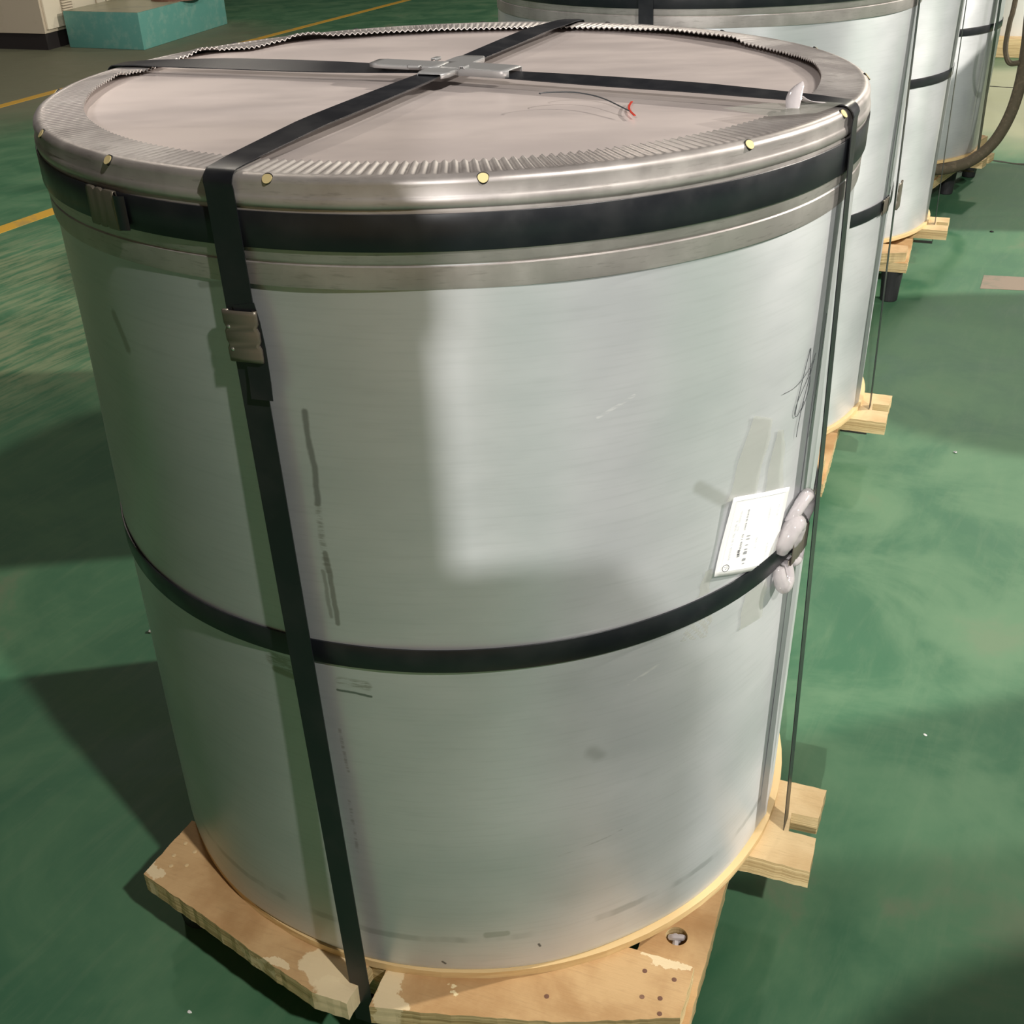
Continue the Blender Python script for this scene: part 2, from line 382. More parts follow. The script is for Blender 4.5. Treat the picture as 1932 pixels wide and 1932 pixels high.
# meshes are built once and shared by all coils
def build_wrap():
    zs = [0, .004]+[.01+1.245*i/44 for i in range(45)]
    return lathe([(.6 if z > .002 else .598, z) for z in zs], 240, rf=dent)
def build_ring():
    NR = 311; SUB = 8; n = NR*SUB
    radial = [(.535, 1, 1), (.545, .85, 1), (.555, .62, 1), (.565, .42, 1), (.577, .2, 1), (.586, .1, .9), (.590, .04, .4), (.593, 0, 0)]
    outer = [(.5965, 1.2782), (.6005, 1.2762), (.6025, 1.2735), (.6035, 1.270), (.6035, 1.2585), (.6046, 1.2565), (.6058, 1.253), (.6060, 1.249), (.6050, 1.2455), (.6022, 1.2435), (.6000, 1.2425)]
    k = len(radial)+len(outer); v = []; f = []
    for i in range(n):
        a = -180+360*i/n; ar = R_(a); ph = (i % SUB)/SUB; rib = .5+.5*math.cos(2*PI*ph); rib = rib
        zl = lift(a); c, s = math.cos(ar), math.sin(ar)
        for (r, wl, amp) in radial:
            z = 1.2788+(zl-1.2788)*wl - .0036*amp*(1-rib)+.0004*amp
            v.append(lean(r*c, r*s, z))
        for (r, z) in outer: v.append(lean((r+.0005*math.sin(ar*9+z*30))*c, (r+.0005*math.sin(ar*9+z*30))*s, z))
    for i in range(n):
        j = (i+1) % n
        for q in range(k-1): f.append((i*k+q, j*k+q, j*k+q+1, i*k+q+1))
    # thin inner edge so that the sheet has a thickness
    for i in range(n): v.append((v[i*k][0]*.9995, v[i*k][1]*.9995, v[i*k][2]-.0014))
    b = n*k
    for i in range(n): f.append((i*k, b+i, b+(i+1) % n, ((i+1) % n)*k))
    return v, f, None
def build_cover():
    return lathe([(.6025, 1.2445), (.6035, 1.240), (.6035, 1.1865), (.6025, 1.1842), (.6012, 1.1825), (.6028, 1.181), (.6030, 1.160), (.6024, 1.1553), (.5995, 1.1545)], 240, rf=lambda a, z: .0004*math.sin(R_(a)*11+z*20))
def build_lid():
    NA, NR = 180, 30; v = [lean(0, 0, 1.272)]; f = []
    for j in range(1, NR+1):
        r = .57*j/NR
        for i in range(NA):
            a = 2*PI*i/NA; x, y = r*math.cos(a), r*math.sin(a); ad = math.degrees(a); ad = ad-360 if ad > 180 else ad
            e = (r/.535)**3
            z = 1.2705+.0022*math.sin(4*x+9*y+1)*(r/.57)+.0025*math.exp(-((y-.05-.25*x)/.035)**2)*max(0, -x)*2
            z += -.0025*math.exp(-((y+.02-.1*x)/.05)**2)*max(0, -x)*2+.003*math.exp(-((y+.16)/.05)**2-((x+.28)/.12)**2)
            z += e*(min(lift(ad), 1.284)-1.2795)*.8*(1 if ad > 55 or ad < -150 else .15) - .001*e
            v.append(lean(x, y, z))
    for i in range(NA): f.append((0, 1+i, 1+(i+1) % NA))
    for j in range(NR-1):
        for i in range(NA):
            a = 1+j*NA+i; b = 1+j*NA+(i+1) % NA; f.append((a, a+NA, b+NA, b))
    return v, f, None
def band(z0, z1, r, n=240):
    return lathe([(r-.0025, z0), (r-.0004, z0), (r, z0+.0006), (r, z1-.0006), (r-.0004, z1), (r-.0025, z1)], n)

MESH = {}
def shared(key, name, builder, mat, parent, label=None, scale=1.0, **k):
    if key in MESH:
        o = bpy.data.objects.new(name, MESH[key]); col.objects.link(o); o.parent = parent
        if mat and mat != MESH[key].materials[0]:
            o.material_slots[0].link = 'OBJECT'; o.material_slots[0].material = mat
    else:
        r = builder(); o = mk(name, r[0], r[1], mat, parent, uv=r[2] if len(r) > 2 else None, **k); MESH[key] = o.data
    if label: o['label'] = label
    return o

# straps over the top: list of points with width directions
def strap_over(pf, pb, bf, bb, kink, wz=1.289, zlow=-.101, arms=(0, 0), turn=0.0):
    """pf/pb rim points xy (front, back); bf/bb foot points xy; kink xy on the lid"""
    pts = []; wd = []
    def hd(a, b): d = Vector((b[0]-a[0], b[1]-a[1], 0)).normalized(); return d, Vector((-d.y, d.x, 0))
    d1, w1 = hd(pf, kink); d2, w2 = hd(kink, pb)
    tf = Vector((-pf[1], pf[0], 0)).normalized(); tb = Vector((-pb[1], pb[0], 0)).normalized()
    if tf.dot(w1) < 0: tf = -tf
    if tb.dot(w2) < 0: tb = -tb
    tf = Matrix.Rotation(R_(turn), 3, 'Z') @ tf
    def L(x, y, z): return Vector(lean(x, y, z))
    # foot front -> up
    ztop = 1.262
    for i in range(15):
        t = i/14; z = zlow+(ztop-zlow)*t; q = 1 if z > 1.05 else 0
        x = bf[0]+(pf[0]-bf[0])*t; y = bf[1]+(pf[1]-bf[1])*t
        p = L(x, y, z)
        pts.append(p); wd.append(tf)
    for k in range(1, 6):                       # round the rim
        a = PI/2*k/6; rr = .016
        c = L(pf[0]+d1.x*rr, pf[1]+d1.y*rr, ztop+.003)
        pts.append(c+(-d1*math.cos(a)+Vector((0, 0, 1))*math.sin(a))*(rr+.002)); wd.append(tf.lerp(w1, k/6))
    n = 16
    for i in range(1, n):
        t = i/n; z = 1.284+(wz-1.284)*min(1, t*3)
        x = pf[0]+(kink[0]-pf[0])*(.03+.97*t); y = pf[1]+(kink[1]-pf[1])*(.03+.97*t)
        s = math.sin(PI*t)
        pts.append(L(x, y, z)); wd.append(w1+Vector((0, 0, arms[0]*s)))
    pts.append(L(kink[0], kink[1], wz)); wd.append((w1+w2)/2)
    for i in range(1, n):
        t = i/n; z = 1.284+(wz-1.284)*min(1, (1-t)*3); s = math.sin(PI*t)
        x = kink[0]+(pb[0]-kink[0])*.97*t; y = kink[1]+(pb[1]-kink[1])*.97*t
        pts.append(L(x, y, z)); wd.append(w2+Vector((0, 0, arms[1]*s)))
    for k in range(1, 6):
        a = PI/2*(6-k)/6; rr = .016
        c = L(pb[0]-d2.x*rr, pb[1]-d2.y*rr, ztop+.003)
        pts.append(c+(d2*math.cos(a)+Vector((0, 0, 1))*math.sin(a))*(rr+.002)); wd.append(tb.lerp(w2, 1-k/6))
    for i in range(15):
        t = i/14; z = ztop+(zlow-ztop)*t
        pts.append(L(pb[0]+(bb[0]-pb[0])*t, pb[1]+(bb[1]-pb[1])*t, z)); wd.append(tb)
    # under the pallet back to the start
    for i in range(1, 9):
        t = i/8; pts.append(L(bb[0]+(bf[0]-bb[0])*t, bb[1]+(bf[1]-bb[1])*t, zlow-.0015)); wd.append(w1)
    return pts, wd
A24 = R_(-24)
U = Vector((math.cos(A24), math.sin(A24))); V = Vector((math.sin(A24), -math.cos(A24)))
def uvp(u, v): p = U*u+V*v; return (p.x, p.y)
DU, DV = .05, .06                                # the pallet sits a little off the coil's axis
def strap1():
    p, wd = strap_over((-.264, -.5500), (.243, .561), uvp(.048, .642), uvp(.048, -.522), (-.016, -.021), 1.2915, arms=(.10, .12))
    return ribbon(p, .0375, .0014, wd)
def strap2():
    p, wd = strap_over((.5005, -.3455), (-.566, .228), uvp(.642, .058), uvp(-.545, .058), (-.010, -.012), 1.288, arms=(-.16, -.30), turn=7)
    return ribbon(p, .0375, .0014, wd)

def seal(parent, origin, along, out, length, width, name='buckle', notch=True, mat=None):
    """crimped metal seal folded round a strap; along = strap direction, out = outward normal"""
    along = Vector(along).normalized(); out = Vector(out); out = (out-along*out.dot(along)).normalized(); side = along.cross(out)
    mb = MB(); o = Vector(origin); n = 12; h = .0045; prof = []
    for i in range(n+1):
        t = i/n; x = (t-.5)*length
        k = .0024 if notch and i in (4, 8) else 0
        wv = width/2+.0022-k
        prof.append([o+along*x+side*s*q+out*z for (s, q, z) in ((-1, wv-.005, .0008), (-1, wv+.0012, .0012), (-1, wv+.0012, h-.001), (-1, wv-.001, h+.0004), (1, wv-.001, h+.0004), (1, wv+.0012, h-.001), (1, wv+.0012, .0012), (1, wv-.005, .0008))])
    vs = [p for r in prof for p in r]; m = 8; f = []
    for i in range(n):
        for j in range(m-1): f.append((i*m+j, (i+1)*m+j, (i+1)*m+j+1, i*m+j+1))
    mb.add(vs, f)
    # thin returned edges
    inner = [o+along*((i/n-.5)*length)+side*s*(width/2-.006)+out*z for i in range(n+1) for (s, z) in ((-1, .0022), (1, .0022))]
    ob = mb.make(name, mat or m_seal, parent)
    sd = ob.modifiers.new('thickness', 'SOLIDIFY'); sd.thickness = .0009
    return ob

def make_coil(cx, cy, dz, wrapmat, label, hero=False, zs=1.0, mesh_extra=True):
    root = empty('steel_coil', (cx, cy, .18+dz), 0, label, 'steel coil', 'strapped steel coils')
    root.scale = (1, 1, zs)
    shared('wrap', 'wrapper_sheet', build_wrap, wrapmat, root, 'matt silver steel sheet wrapped round the coil')
    shared('lid', 'lid_sheet', build_lid, m_lid, root, 'pale wrinkled steel lid')
    shared('ring', 'ribbed_edge_ring', build_ring, m_rim, root, 'ribbed steel edge protector', sharp=60)
    shared('cover', 'side_cover_ring', build_cover, m_rim, root)
    b = shared('topband', 'edge_band', lambda: band(1.1992, 1.2400, .6068), m_strap, root, 'wide black steel band round the shoulder')
    mdl = shared('midband', 'middle_band', lambda: band(.6205, .6575, .6045), m_strap, root, 'black steel band round the middle')
    s1 = shared('strap1', 'lengthwise_strap', strap1, m_strap, root, 'black strap crossing the lid from front to back')
    s2 = shared('strap2', 'lengthwise_strap', strap2, m_strap, root, 'black strap crossing the lid from side to side')
    def lap():
        v = []; f = []; zs_ = [i/40*1.153+.002 for i in range(41)]
        for z in zs_:
            for (a, r) in ((-34.0, .6004), (-32.0, .6022), (-30.2, .6056), (-30.2, .6044), (-32.0, .6002)):
                v.append(onc(a+.25*math.sin(z*6), z, r))
        for i in range(40):
            for j in range(4): f.append((i*5+j, i*5+j+1, (i+1)*5+j+1, (i+1)*5+j))
        return v, f
    shared('lap', 'lapped_sheet_edge', lap, wrapmat, root, 'free edge of the wrapped sheet')
    return root, b, mdl, s1, s2

coil, eb, mbnd, s1, s2 = make_coil(0, 0, 0, m_wrap, 'nearest large upright steel coil filling the frame, with the cross of straps on its lid', True)

# --- seals of the straps on the near coil
def tangent(a): return Vector((-math.sin(R_(a)), math.cos(R_(a)), 0))
def normal(a): return Vector((math.cos(R_(a)), math.sin(R_(a)), 0))
def curved_seal(parent, a0, a1, z0, z1, r, label):
    v = []; f = []; n = 14
    for i in range(n+1):
        t = i/n; a = a0+(a1-a0)*t; e = .0028 if i in (4, 8) else 0
        for (rr, z) in ((r, z0+.006), (r+.0012, z0-.0018+e), (r+.0050, z0-.0014+e), (r+.0058, z0+.001+e), (r+.0058, z1-.001-e), (r+.0050, z1+.0014-e), (r+.0012, z1+.0018-e), (r, z1-.006)):
            v.append(onc(a, z, rr))
    for i in range(n):
        for j in range(7): f.append((i*8+j, (i+1)*8+j, (i+1)*8+j+1, i*8+j+1))
    o = mk('buckle', v, f, m_seal, parent, label=label); o.modifiers.new('thickness', 'SOLIDIFY').thickness = .0009
    return o
curved_seal(eb, -136.9, -131.4, 1.1975, 1.2405, .6075, 'folded steel seal on the wide band')
# the band's free end standing off behind the seal
v, f = ribbon([onc(a, 1.2185, .6082+d) for a, d in ((-132.3, .0), (-131.6, .004), (-131.0, .006), (-130.4, .005), (-129.9, .001))], .040, .001, [(0, 0, 1)]*5)
mk('band_tail', v, f, m_strap, eb)
curved_seal(mbnd, -39.2, -33.0, .6180, .6600, .6115, 'folded steel seal on the middle band')
v, f = ribbon([onc(a, .648, .604+d) for a, d in ((-39.2, .001), (-37.0, .009), (-33.5, .011), (-31.0, .004))], .034, .001, [(0, 0, 1)]*4)
mk('band_tail', v, f, m_strap, mbnd)
# seal on the front strap
def on_strap1(t):                                # t = 0 foot, 1 rim
    bf = uvp(.048, .642); pf = (-.264, -.5500); z = -.101+(1.262+.101)*t
    return Vector(lean(bf[0]+(pf[0]-bf[0])*t, bf[1]+(pf[1]-bf[1])*t, z))
tq = (1.0965+.101)/1.363
o = seal(s1, on_strap1(tq)+normal(-115)*.001, on_strap1(1)-on_strap1(0), normal(-115), .062, .0375); o['label'] = 'crimped steel seal on the front strap'
ta = [on_strap1(tq+d)+normal(-115)*e+tangent(-115)*sft for d, e, sft in ((.028, .0012, .006), (.012, .0015, .010), (-.010, .0018, .012), (-.040, .004, .013), (-.056, .006, .013))]
v, f = ribbon(ta, .030, .001, [tangent(-115)]*5); mk('strap_tail', v, f, m_strap, s1)
def dimple(p, nrm, r, mat, parent, name='rivet_dimple'):
    nrm = Vector(nrm).normalized(); s = nrm.orthogonal().normalized(); t = nrm.cross(s); v = []; f = []
    for j, (q, h) in enumerate(((1, 0), (.8, .45), (.45, .75))):
        for i in range(10): a = 2*PI*i/10; v.append(p+(s*math.cos(a)+t*math.sin(a))*r*q+nrm*r*h)
    v.append(p+nrm*r*.85)
    for j in range(2):
        for i in range(10): f.append((j*10+i, j*10+(i+1) % 10, (j+1)*10+(i+1) % 10, (j+1)*10+i))
    for i in range(10): f.append((20+i, 20+(i+1) % 10, 30))
    return mk(name, v, f, mat, parent)
for d in (.008, -.012):
    dimple(on_strap1(tq+d)+normal(-115)*.0052-tangent(-115)*.0155, normal(-115), .0030, m_bolt, s1)

# --- cross clip where the straps meet
cc = empty('cross_clip', (0, 0, 0)); cc.parent = coil; cc['label'] = 'grey folded steel clip holding the strap crossing'
def plate(name, c, d, ln, wd, z, fold, mat=m_galv, lift0=0, lift1=0, par=None):
    d = Vector((d[0], d[1], 0)).normalized(); s = Vector((-d.y, d.x, 0)); v = []; f = []
    n = 10
    for i in range(n+1):
        t = i/n; x = (t-.5)*ln; zz = z+lift0*(1-t)**2+lift1*t**2
        ed = (1-.25*max(0, abs(t-.5)*2-.8)/.2)
        for (q, h) in ((-1, -fold), (-1.0, -.0005), (-.92, .0008), (.92, .0008), (1.0, -.0005), (1, -fold)):
            v.append(Vector(lean(c[0], c[1], zz))+d*x+s*(q*wd/2*ed)+Vector((0, 0, h)))
    for i in range(n):
        for j in range(5): f.append((i*6+j, (i+1)*6+j, (i+1)*6+j+1, i*6+j+1))
    o = mk(name, v, f, mat, par or cc, smooth=True, sharp=30); m = o.modifiers.new('thickness', 'SOLIDIFY'); m.thickness = .0012
    return o
d1 = (.42, .92); d2 = (.836, -.549); d2b = (.925, -.38)
plate('clip_arm', (-.004, -.006), d1, .165, .050, 1.2950, .006)
plate('clip_arm', (.035, -.037), d2, .125, .052, 1.2962, .010)
plate('clip_arm', (-.068, .012), d2b, .115, .050, 1.2965, .005, lift0=.002)
for (x, y, dd) in ((-.060, -.024, d2b), (.013, -.045, d1), (-.028, .040, d1)):
    plate('clip_tab', (x, y), dd, .020, .010, 1.2985, .003)

# --- yellow plugs in the holes of the ring shoulder
for i, a in enumerate((-152.5, -132.7, -110.3, -88.0, -57.2, -37.4, -12, 12, 36, 60, 84, 108, 132, 156, 178)):
    nrm = (normal(a)*.75+Vector((0, 0, .66))).normalized(); c = onc(a, 1.2748, .6010)
    s = tangent(a); t = nrm.cross(s); r = .0058
    for (nm, rr, h, m) in (('plug_hole', r*1.12, .0006, m_dark), ('board_plug', r, .0016, m_foam)):
        v = [c+nrm*h+(s*math.cos(2*PI*k/18)+t*math.sin(2*PI*k/18)*(1.15 if math.sin(2*PI*k/18) < 0 else .8))*rr for k in range(18)]+[c-nrm*.004+(s*math.cos(2*PI*k/18)+t*math.sin(2*PI*k/18))*rr for k in range(18)]
        f = [tuple(range(18))]+[(k, (k+1) % 18, 18+(k+1) % 18, 18+k) for k in range(18)]
        if nm == 'plug_hole': v = [Vector(p)+nrm*.0002+t*.0010 if j < 18 else p for j, p in enumerate(v)]
        mk(nm, v, f, m, coil, smooth=False)

# --- paper label under the bent middle band
def sheet_pt(u, t):
    """u 0..1 across (left edge -> right edge), t 0..1 bottom -> top, bilinear between measured corners (azimuth, height)"""
    bl, br, tl, tr = (-57.1, .688), (-42.6, .634), (-54.7, .8057), (-40.8, .7606)
    a = (bl[0]*(1-u)+br[0]*u)*(1-t)+(tl[0]*(1-u)+tr[0]*u)*t
    z = (bl[1]*(1-u)+br[1]*u)*(1-t)+(tl[1]*(1-u)+tr[1]*u)*t
    r = .6030+.0035*(abs(u-.5)*2)**4*(t)+.0035*(1-t)**4*(1-u)
    return a, z, r
NU = 16; v = []; f = []
for j in range(NU+1):
    for i in range(NU+1):
        a, z, r = sheet_pt(i/NU, j/NU); v.append(onc(a, z, r))
for j in range(NU):
    for i in range(NU): q = j*(NU+1)+i; f.append((q, q+1, q+NU+2, q+NU+1))
lab = mk('paper_label', v, f, m_paper, coil, label='white rectangular paper label with faint sideways print'); lab.modifiers.new('thickness', 'SOLIDIFY').thickness = .0004
lt = MB(); ld = MB(); lk = MB()
def quad(mbx, u0, t0, u1, t1, off=.0007):
    k = 3; vs = []
    for j in range(2):
        for i in range(k+1):
            a, z, r = sheet_pt(u0+(u1-u0)*i/k, t0+(t1-t0)*j); vs.append(onc(a, z, r+off))
    mbx.add(vs, [(i, i+1, k+2+i, k+1+i) for i in range(k)])
for (u0, t0, u1, t1) in ((.06, .05, .94, .055), (.06, .945, .94, .95), (.06, .05, .064, .95), (.94, .05, .944, .95)): quad(lt, u0, t0, u1, t1)
random.seed(11)
def textline(mbx, u, t0, t1, h, dens=.75):
    t = t0
    while t < t1:
        L = random.uniform(.006, .016)
        if random.random() < dens: quad(mbx, u-h/2*random.uniform(.6, 1), t, u+h/2*random.uniform(.6, 1), t+L)
        t += L+random.uniform(.004, .010)
textline(ld, .30, .22, .52, .030, .95); textline(ld, .31, .56, .80, .018, .9); textline(lk, .285, .22, .30, .034, 1)
for (u, t0, t1, h) in ((.16, .20, .70, .02), (.70, .55, .82, .012), (.78, .12, .32, .012), (.86, .62, .80, .012), (.55, .30, .42, .012), (.20, .55, .85, .014)): textline(lt, u, t0, t1, h, .7)
for t0, L, hh in ((.12, .012, .03), (.16, .030, .05), (.245, .034, .05), (.30, .012, .045), (.355, .010, .04), (.43, .012, .05), (.47, .012, .05)): quad(ld, .395-hh/2, t0, .395+hh/2, t0+L)
# round stamp in the corner
for k in range(20):
    a0, a1 = 2*PI*k/20, 2*PI*(k+1)/20; vs = []
    for (aa, rr) in ((a0, .046), (a1, .046), (a1, .040), (a0, .040)):
        a, z, r = sheet_pt(.135+rr*1.1*math.cos(aa), .095+rr*math.sin(aa)); vs.append(onc(a, z, r+.0007))
    lk.add(vs, [(0, 1, 2, 3)])
for (du, dt, e) in ((-.012, .008, .010), (.014, .014, .009), (.002, -.012, .012), (.018, -.002, .006)): quad(lk, .135+du-e/2, .095+dt-.004, .135+du+e/2, .095+dt+.004)
lt.make('label_print', m_print2, lab, smooth=False); ld.make('label_print', m_print, lab, smooth=False); lk.make('label_stamp', m_black, lab, smooth=False)

# --- strips of clear tape round the label
def patch(name, corners, mat, off, parent, n=8, wav=.0006, label=None):
    (a0, z0), (a1, z1), (a2, z2), (a3, z3) = corners; v = []; f = []
    for j in range(n+1):
        for i in range(n+1):
            s, t = i/n, j/n
            a = (a0*(1-s)+a1*s)*(1-t)+(a3*(1-s)+a2*s)*t; z = (z0*(1-s)+z1*s)*(1-t)+(z3*(1-s)+z2*s)*t
            a += .25*math.sin(t*9+i)*(1 if i in (0, n) else 0)
            v.append(onc(a, z, .6008+off+wav*math.sin(i*2.1+j*1.7)))
    for j in range(n):
        for i in range(n): q = j*(n+1)+i; f.append((q, q+1, q+n+2, q+n+1))
    return mk(name, v, f, mat, parent, label=label)
patch('clear_tape', [(-55.5, .80), (-49.5, .785), (-47.0, .895), (-51.8, .917)], m_tape, .0009, coil, label='wrinkled clear tape above the paper label')
patch('clear_tape', [(-47.6, .775), (-42.0, .76), (-43.8, .865), (-45.8, .872)], m_tape, .0012, coil)
patch('clear_tape', [(-62.0, .595), (-57.0, .580), (-56.2, .618), (-60.5, .618)], m_tape, .0009, coil)
patch('clear_tape', [(-50.0, .555), (-44.0, .545), (-43.5, .616), (-49.5, .616)], m_tape, .0012, coil)
patch('clear_tape', [(-59.5, .66), (-57.4, .66), (-57.0, .700), (-58.5, .700)], m_tape, .0012, coil)

# --- crumpled loop of clear bubble film tucked behind the middle band
def film_loop(pts, rad):
    P = spline(pts, 7); n = len(P); rr = [rad*(.62+.38*math.sin(PI*i/(n-1))**.5)*(1+.02*math.sin(i*1.3)) for i in range(n)]
    rr[0] = rr[-1] = rad*.25; return tube(P, rr, 16)
fl = empty('film_wad'); fl.parent = coil; fl['label'] = 'crumpled clear plastic film stuffed behind the middle band'
for pts, rad in (([onc(-41.0, .650, .605), onc(-41.2, .668, .611), onc(-40.2, .684, .614), onc(-38.9, .690, .614), onc(-38.0, .682, .613), onc(-38.0, .662, .611), onc(-38.6, .646, .605)], .0150),
                 ([onc(-39.8, .690, .606), onc(-38.2, .708, .611), onc(-36.0, .716, .612), onc(-33.8, .712, .611), onc(-32.6, .698, .610), onc(-32.2, .676, .609), onc(-32.4, .655, .605)], .0105),
                 ([onc(-41.0, .622, .605), onc(-41.2, .604, .611), onc(-40.6, .588, .614), onc(-39.6, .584, .614), onc(-38.6, .594, .612), onc(-38.2, .618, .605)], .0115),
                 ([onc(-37.5, .618, .605), onc(-36.0, .603, .610), onc(-34.0, .602, .610), onc(-32.4, .620, .606)], .0075)):
    v, f = film_loop(pts, rad); mk('film_fold', v, f, m_wad, fl)

# --- pen scribble on the sheet
def stroke(pts, rad, mat, name, parent, r=.6016):
    v, f = tube(spline([onc(a, z, r) for a, z in pts], 6), rad, 5); return mk(name, v, f, mat, parent)
sb = empty('pen_scribble'); sb.parent = coil; sb['label'] = 'looped black pen scribble on the steel sheet'
for s_ in ([(-41.0, .876), (-40.6, .90), (-39.6, .935), (-38.5, .9643), (-38.2, .960), (-37.4, .925), (-37.0, .905), (-37.9, .885), (-39.2, .872)],
           [(-36.1, .951), (-37.2, .925), (-38.6, .890), (-39.4, .855), (-39.6, .835)],
           [(-45.2, .9243), (-42.5, .922), (-40.3, .925), (-38.2, .932), (-36.3, .942)],
           [(-36.8, .932), (-39.0, .912), (-40.8, .893), (-41.2, .879), (-40.4, .871), (-39.0, .878), (-38.4, .886)]):
    stroke(s_, .00045, m_ink, 'pen_stroke', sb)
stroke([(-33.4, 1.0), (-33.3, .93), (-33.6, .86), (-34.2, .81)], .0003, m_ink, 'pen_stroke', sb)

# --- things lying on the lid
v, f = tube(spline([Vector((.117, -.250, 1.2925)), Vector((.118, -.240, 1.2915)), Vector((.140, -.229, 1.290)), Vector((.168, -.228, 1.288)), Vector((.198, -.250, 1.284)), Vector((.226, -.310, 1.278))], 6), .0009, 6)
wr = mk('bent_wire', v, f, m_ink, None); wr.location = (0, 0, .18)
tag(wr, 'thin dark bent wire lying on the lid left of the red mark', 'wire')
v, f = ribbon(spline([Vector((.241, -.232, 1.2745)), Vector((.233, -.262, 1.2750)), Vector((.229, -.292, 1.2750)), Vector((.231, -.323, 1.2745))], 6), .0030, .0008, [(1, 0, 0)]*19)
mk('red_mark', v, f, m_red, coil, label='short red paint stroke on the lid')
# peeled clear tab standing up on the ring
pl = MB()
P0 = [(.420, -.368, 1.2835, .008), (.421, -.364, 1.287, .009), (.423, -.358, 1.293, .010), (.427, -.350, 1.300, .009), (.433, -.344, 1.306, .006), (.437, -.341, 1.310, .0015)]
P1 = [(.430, -.354, 1.296, .006), (.438, -.349, 1.290, .008), (.452, -.345, 1.2862, .006), (.468, -.343, 1.2840, .002)]
for PP in (P0, P1):
    sp = spline([Vector(p[:3]) for p in PP], 4); ws = [PP[min(int(i/4), len(PP)-1)][3]*(1-(i/4) % 1)+PP[min(int(i/4)+1, len(PP)-1)][3]*((i/4) % 1) for i in range(len(sp))]
    vs = []
    for p, w_ in zip(sp, ws): vs += [p+Vector((-w_*.9, w_*.35, 0)), p+Vector((0, 0, .001)), p+Vector((w_*.9, -w_*.35, 0))]
    n = len(sp); pl.add(vs, [(3*i+j, 3*i+j+1, 3*i+j+4, 3*i+j+3) for i in range(n-1) for j in range(2)])
tab = pl.make('peeled_tape', m_wad, coil, label='curled whitish tape end standing up from the ring'); tab.modifiers.new('thickness', 'SOLIDIFY').thickness = .0006
def flat_film(pts, mat, z, nm, lb=None):
    v = [Vector((x, y, z)) for x, y in pts]; return mk(nm, v, [tuple(range(len(v)))], mat, coil, smooth=False, label=lb)
flat_film([(.335, -.350), (.395, -.330), (.430, -.338), (.465, -.335), (.490, -.350), (.470, -.372), (.440, -.402), (.380, -.410)], m_tape, 1.2845, 'clear_tape', 'flat clear tape stuck over the ribs')

# ------------------------------------------------------------------ other coils
rowlab = [
    ('second coil of the row, directly behind the nearest one, brightly lit', .744, 1.731, 0.0, 1.019),
    ('third coil of the row, seen as a bright strip beside the second', 1.62, 3.46, .058, 1.0),
    ('fourth coil of the row, crossed by a slanting shadow, behind the brown sling', 2.42, 4.78, .058, 1.0)]
others = []
for lb, cx, cy, dz, zs in rowlab:
    c_, eb_, mb_, a_, b_ = make_coil(cx, cy, dz, m_wrap2, lb, zs=zs); others.append((c_, mb_, b_))
others[2][0].rotation_euler = (0, 0, R_(-15))
curved_seal(others[0][1], -38.5, -33.5, .6200, .6575, .6055, None)
# the clip on the second coil's side strap where it meets the band
seal(others[0][2], Vector((.5365, -.3285, .66)), (0, 0, 1), normal(-31), .075, .0375)

# ------------------------------------------------------------------ pallets (own frame: x = u, y = -v, turned by -24 degrees)
def jag(outline, step=.012, amp=.0011, seed=1):
    rnd = random.Random(seed); out = []
    n = len(outline)
    for i in range(n):
        a, b = Vector(outline[i]), Vector(outline[(i+1) % n]); L = (b-a).length; k = max(1, int(L/step)); d = (b-a)/max(L, 1e-6); s = Vector((-d.y, d.x))
        for j in range(k):
            p = a+(b-a)*j/k
            if j: p = p+s*rnd.uniform(-amp, amp)
            out.append((p.x, p.y))
    return out
def board(outline, z0, z1, seed=1, layers=4, amp=.0011):
    o = jag(outline, seed=seed, amp=amp); rnd = random.Random(seed+50); n = len(o); cx = sum(p[0] for p in o)/n; cy = sum(p[1] for p in o)/n; v = []; f = []
    for k in range(layers+1):
        z = z0+(z1-z0)*k/layers; sft = rnd.uniform(-.0006, .0006) if 0 < k < layers else 0
        for (x, y) in o:
            d = Vector((x-cx, y-cy)).normalized()*(sft+rnd.uniform(-.0004, .0004)); v.append((x+d.x, y+d.y, z))
    for k in range(layers):
        for i in range(n): j = (i+1) % n; f.append((k*n+i, k*n+j, (k+1)*n+j, (k+1)*n+i))
    f.append(tuple(range(n-1, -1, -1))); f.append(tuple(layers*n+i for i in range(n)))
    return v, f
HB = .015; T = .042
def nail(parent, x, y, z, raised):
    r = .0042; v = []; f = []; n = 10; h = .0012 if raised else .0004
    for (q, zz) in ((1, -.001), (1, h*.6), (.7, h)):
        for i in range(n): a = 2*PI*i/n; v.append((x+r*q*math.cos(a), y+r*q*math.sin(a), z+zz))
    for j in range(2):
        for i in range(n): f.append((j*n+i, j*n+(i+1) % n, (j+1)*n+(i+1) % n, (j+1)*n+i))
    f.append(tuple(2*n+i for i in range(n)))
    mk('nail', v, f, m_ply2 if raised else m_rust, parent)
def foot_mesh(h):
    v = []; f = []; n = 24
    prof = [(.034, 0), (.037, .004), (.040, h*.5), (.046, h-.006), (.047, h)]
    for r, z in prof:
        for i in range(n): a = 2*PI*i/n; v.append((r*math.cos(a), r*math.sin(a), z))
    for j in range(len(prof)-1):
        for i in range(n): f.append((j*n+i, j*n+(i+1) % n, (j+1)*n+(i+1) % n, (j+1)*n+i))
    f.append(tuple(range(n-1, -1, -1))); f.append(tuple((len(prof)-1)*n+i for i in range(n)))
    return v, f
PM = {}
